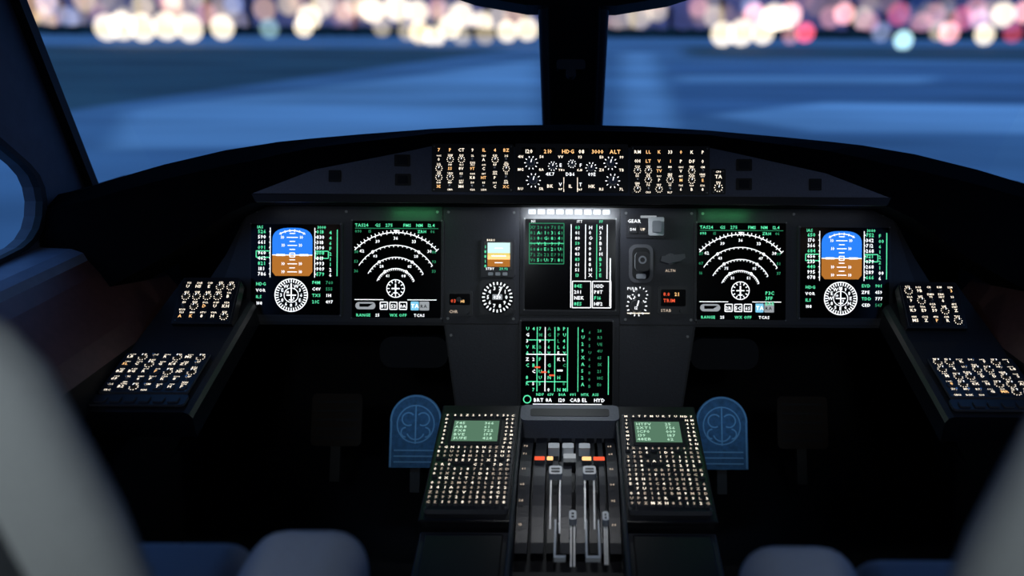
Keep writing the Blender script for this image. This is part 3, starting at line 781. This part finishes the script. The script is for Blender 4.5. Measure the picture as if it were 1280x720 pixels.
# lamps: a = across, b = above the horizon (city layout units), r, colour+level
L = [(-652, 24, 15, 'b2'), (-628, 6, 13, 'b2'), (-605, 28, 14, 'y2'), (-582, -6, 16, 'w3'), (-562, -4, 17, 'w3'), (-537, -6, 17, 'w3'), (-507, -4, 17, 'w3'),
     (-478, -6, 17, 'w3'), (-455, 12, 13, 'p2'), (-437, -5, 15, 'w3'), (-497, 20, 14, 'o2'), (-532, 22, 14, 'w2'), (-382, 18, 14, 'o2'), (-378, -6, 12, 'c2'),
     (-327, 8, 15, 'w3'), (-312, 20, 13, 'w2'), (-335, -4, 12, 'w3'), (-282, 17, 13, 'o2'), (-270, 25, 13, 'w2'), (-247, 17, 14, 'w3'), (-237, -4, 11, 'w2'), (-217, 20, 16, 'w3'),
     (-192, 16, 14, 'w3'), (-167, 20, 12, 'p2'), (-152, -3, 14, 'w3'), (-137, 12, 15, 'w3'), (-112, 3, 13, 'w3'), (-92, 8, 14, 'w2'), (-72, 10, 13, 'o2'), (-55, -5, 14, 'w3'),
     (-172, -16, 13, 'w3'), (-137, -15, 11, 'w2'), (-205, -8, 12, 'w2'), (-352, 24, 13, 'y2'), (-420, 24, 12, 'b2'), (-80, -8, 13, 'w3'), (-108, -12, 12, 'y2'), (-190, -10, 13, 'y3'),
     (158, 24, 12, 'p2'), (178, 12, 13, 'w2'), (190, -10, 15, 'w3'), (213, -8, 16, 'w3'), (228, 16, 13, 'p3'), (240, -8, 14, 'w3'), (253, 12, 16, 'w3'), (273, 16, 14, 'p3'),
     (293, -7, 12, 'r3'), (275, -12, 10, 'p2'), (323, 12, 13, 'p2'), (340, 17, 13, 'p3'), (363, 12, 13, 'w2'), (388, -6, 12, 'b2'), (417, -16, 12, 'c3'), (408, 17, 14, 'r2'),
     (438, 4, 14, 'p2'), (453, 17, 13, 'p2'), (473, -6, 13, 'p3'), (488, 12, 14, 'r2'), (518, -8, 13, 'w3'), (503, 24, 13, 'p2'), (538, 17, 15, 'w3'), (553, -6, 12, 'r2'), (563, 20, 13, 'p3'), (460, -4, 12, 'w2'), (262, -2, 13, 'w3')]
rd = random.Random(5)
for i in range(100):
    a = rd.uniform(-670, 570)
    L.append((a, rd.uniform(0, 36), rd.uniform(10, 16), rd.choice('wwoyop' if a < 100 else 'wpwobo')+rd.choice('1112')))
mb = MB()
for i, (a, b, r, c) in enumerate(L):
    Y = 440 if b > -3 else 150
    Y += (i % 40)*.8
    k = Y*Cc/1108
    x, z, r = a*k, 1.2+b*k*.96, r*k*1.02
    n = 20
    mb.add([(x+r*math.cos(2*math.pi*j/n), Y, max(GZ+.05, z+r*math.sin(2*math.pi*j/n))) for j in range(n)], [tuple(range(n))], 'lamp_'+c)
mb.obj('city_lights')

# ------------------------------------------------------------------ world & lights
w = bpy.data.worlds.new('World'); sc.world = w; w.use_nodes = True; nt = w.node_tree
bg = nt.nodes['Background']; tc = nt.nodes.new('ShaderNodeTexCoord'); sp = nt.nodes.new('ShaderNodeSeparateXYZ'); cr = nt.nodes.new('ShaderNodeValToRGB')
cr.color_ramp.elements[0].position = 0; cr.color_ramp.elements[0].color = (.07, .10, .24, 1)
cr.color_ramp.elements[1].position = .5; cr.color_ramp.elements[1].color = (.07, .21, .56, 1)
nt.links.new(tc.outputs['Generated'], sp.inputs[0]); nt.links.new(sp.outputs[2], cr.inputs[0]); nt.links.new(cr.outputs[0], bg.inputs[0]); bg.inputs[1].default_value = 1.45

def area(name, loc, tgt, sx_, sy_, p, col, spread=180):
    l = bpy.data.lights.new(name, 'AREA'); l.shape = 'RECTANGLE'; l.size = sx_; l.size_y = sy_; l.energy = p; l.color = col
    l.spread = math.radians(spread)
    o = bpy.data.objects.new(name, l); sc.collection.objects.link(o); o.location = loc
    o.rotation_euler = (Vector(tgt)-Vector(loc)).to_track_quat('-Z', 'Y').to_euler()
    return o
area('glareshield_lamp', P(0, .172, .075), P(0, .07, -.01), .20, .015, .80, (.85, .93, 1))
for sx in (-1, 1):
    area('panel_fill', P(sx*.45, .172, .09), P(sx*.45, -.1, 0), .5, .01, .035, (.8, .88, 1))  # weak strips added to lift the panel grey
    area('green_glow_fill', P(sx*.36, .172, .06), P(sx*.36, .05, 0), .1, .01, .05, (.1, 1, .3))  # added green light that imitates a small green reflection
    area('pedal_fill', P(sx*.37, -.20, .0), P(sx*.37, -.36, -.13), .12, .04, .038, (.35, .65, 1), 80)  # blue light added so the pedals look blue-lit
    area('seat_fill', (sx*.30, -.25, 1.5), (sx*.46, .60, .85), .15, .15, .45, (.86, .95, 1), 50)  # unseen fill added behind the seats to brighten the backrests
    area('sidewall_fill', (sx*.75, 1.2, 1.0), (sx*1.0, 1.6, .65), .1, .1, .02, (1, .75, .65), 120)  # small warm fill added to bring up the brown wall
area('cabin_fill', (0, .3, 1.6), (0, 1.7, .5), .4, .3, .30, (.72, .82, 1))  # dim overhead fill added for the cabin and panel
area('pedestal_fill', (0, 1.2, 1.58), (0, 1.46, .40), .05, .05, .05, (.95, .97, 1), 18)  # narrow spot added to brighten the levers

# ------------------------------------------------------------------ camera
cd = bpy.data.cameras.new('camera'); co = bpy.data.objects.new('camera', cd); sc.collection.objects.link(co)
cd.sensor_width = 36; cd.lens = 31.16; cd.shift_x = -.05625
co.matrix_world = Matrix.Translation(EYE) @ Matrix.Rotation(math.radians(73.5), 4, 'X') @ Matrix.Rotation(math.radians(.35), 4, 'Z')
cd.clip_start = .02; cd.clip_end = 3000
cd.dof.use_dof = True; cd.dof.focus_distance = 1.86; cd.dof.aperture_fstop = 1.6
sc.camera = co
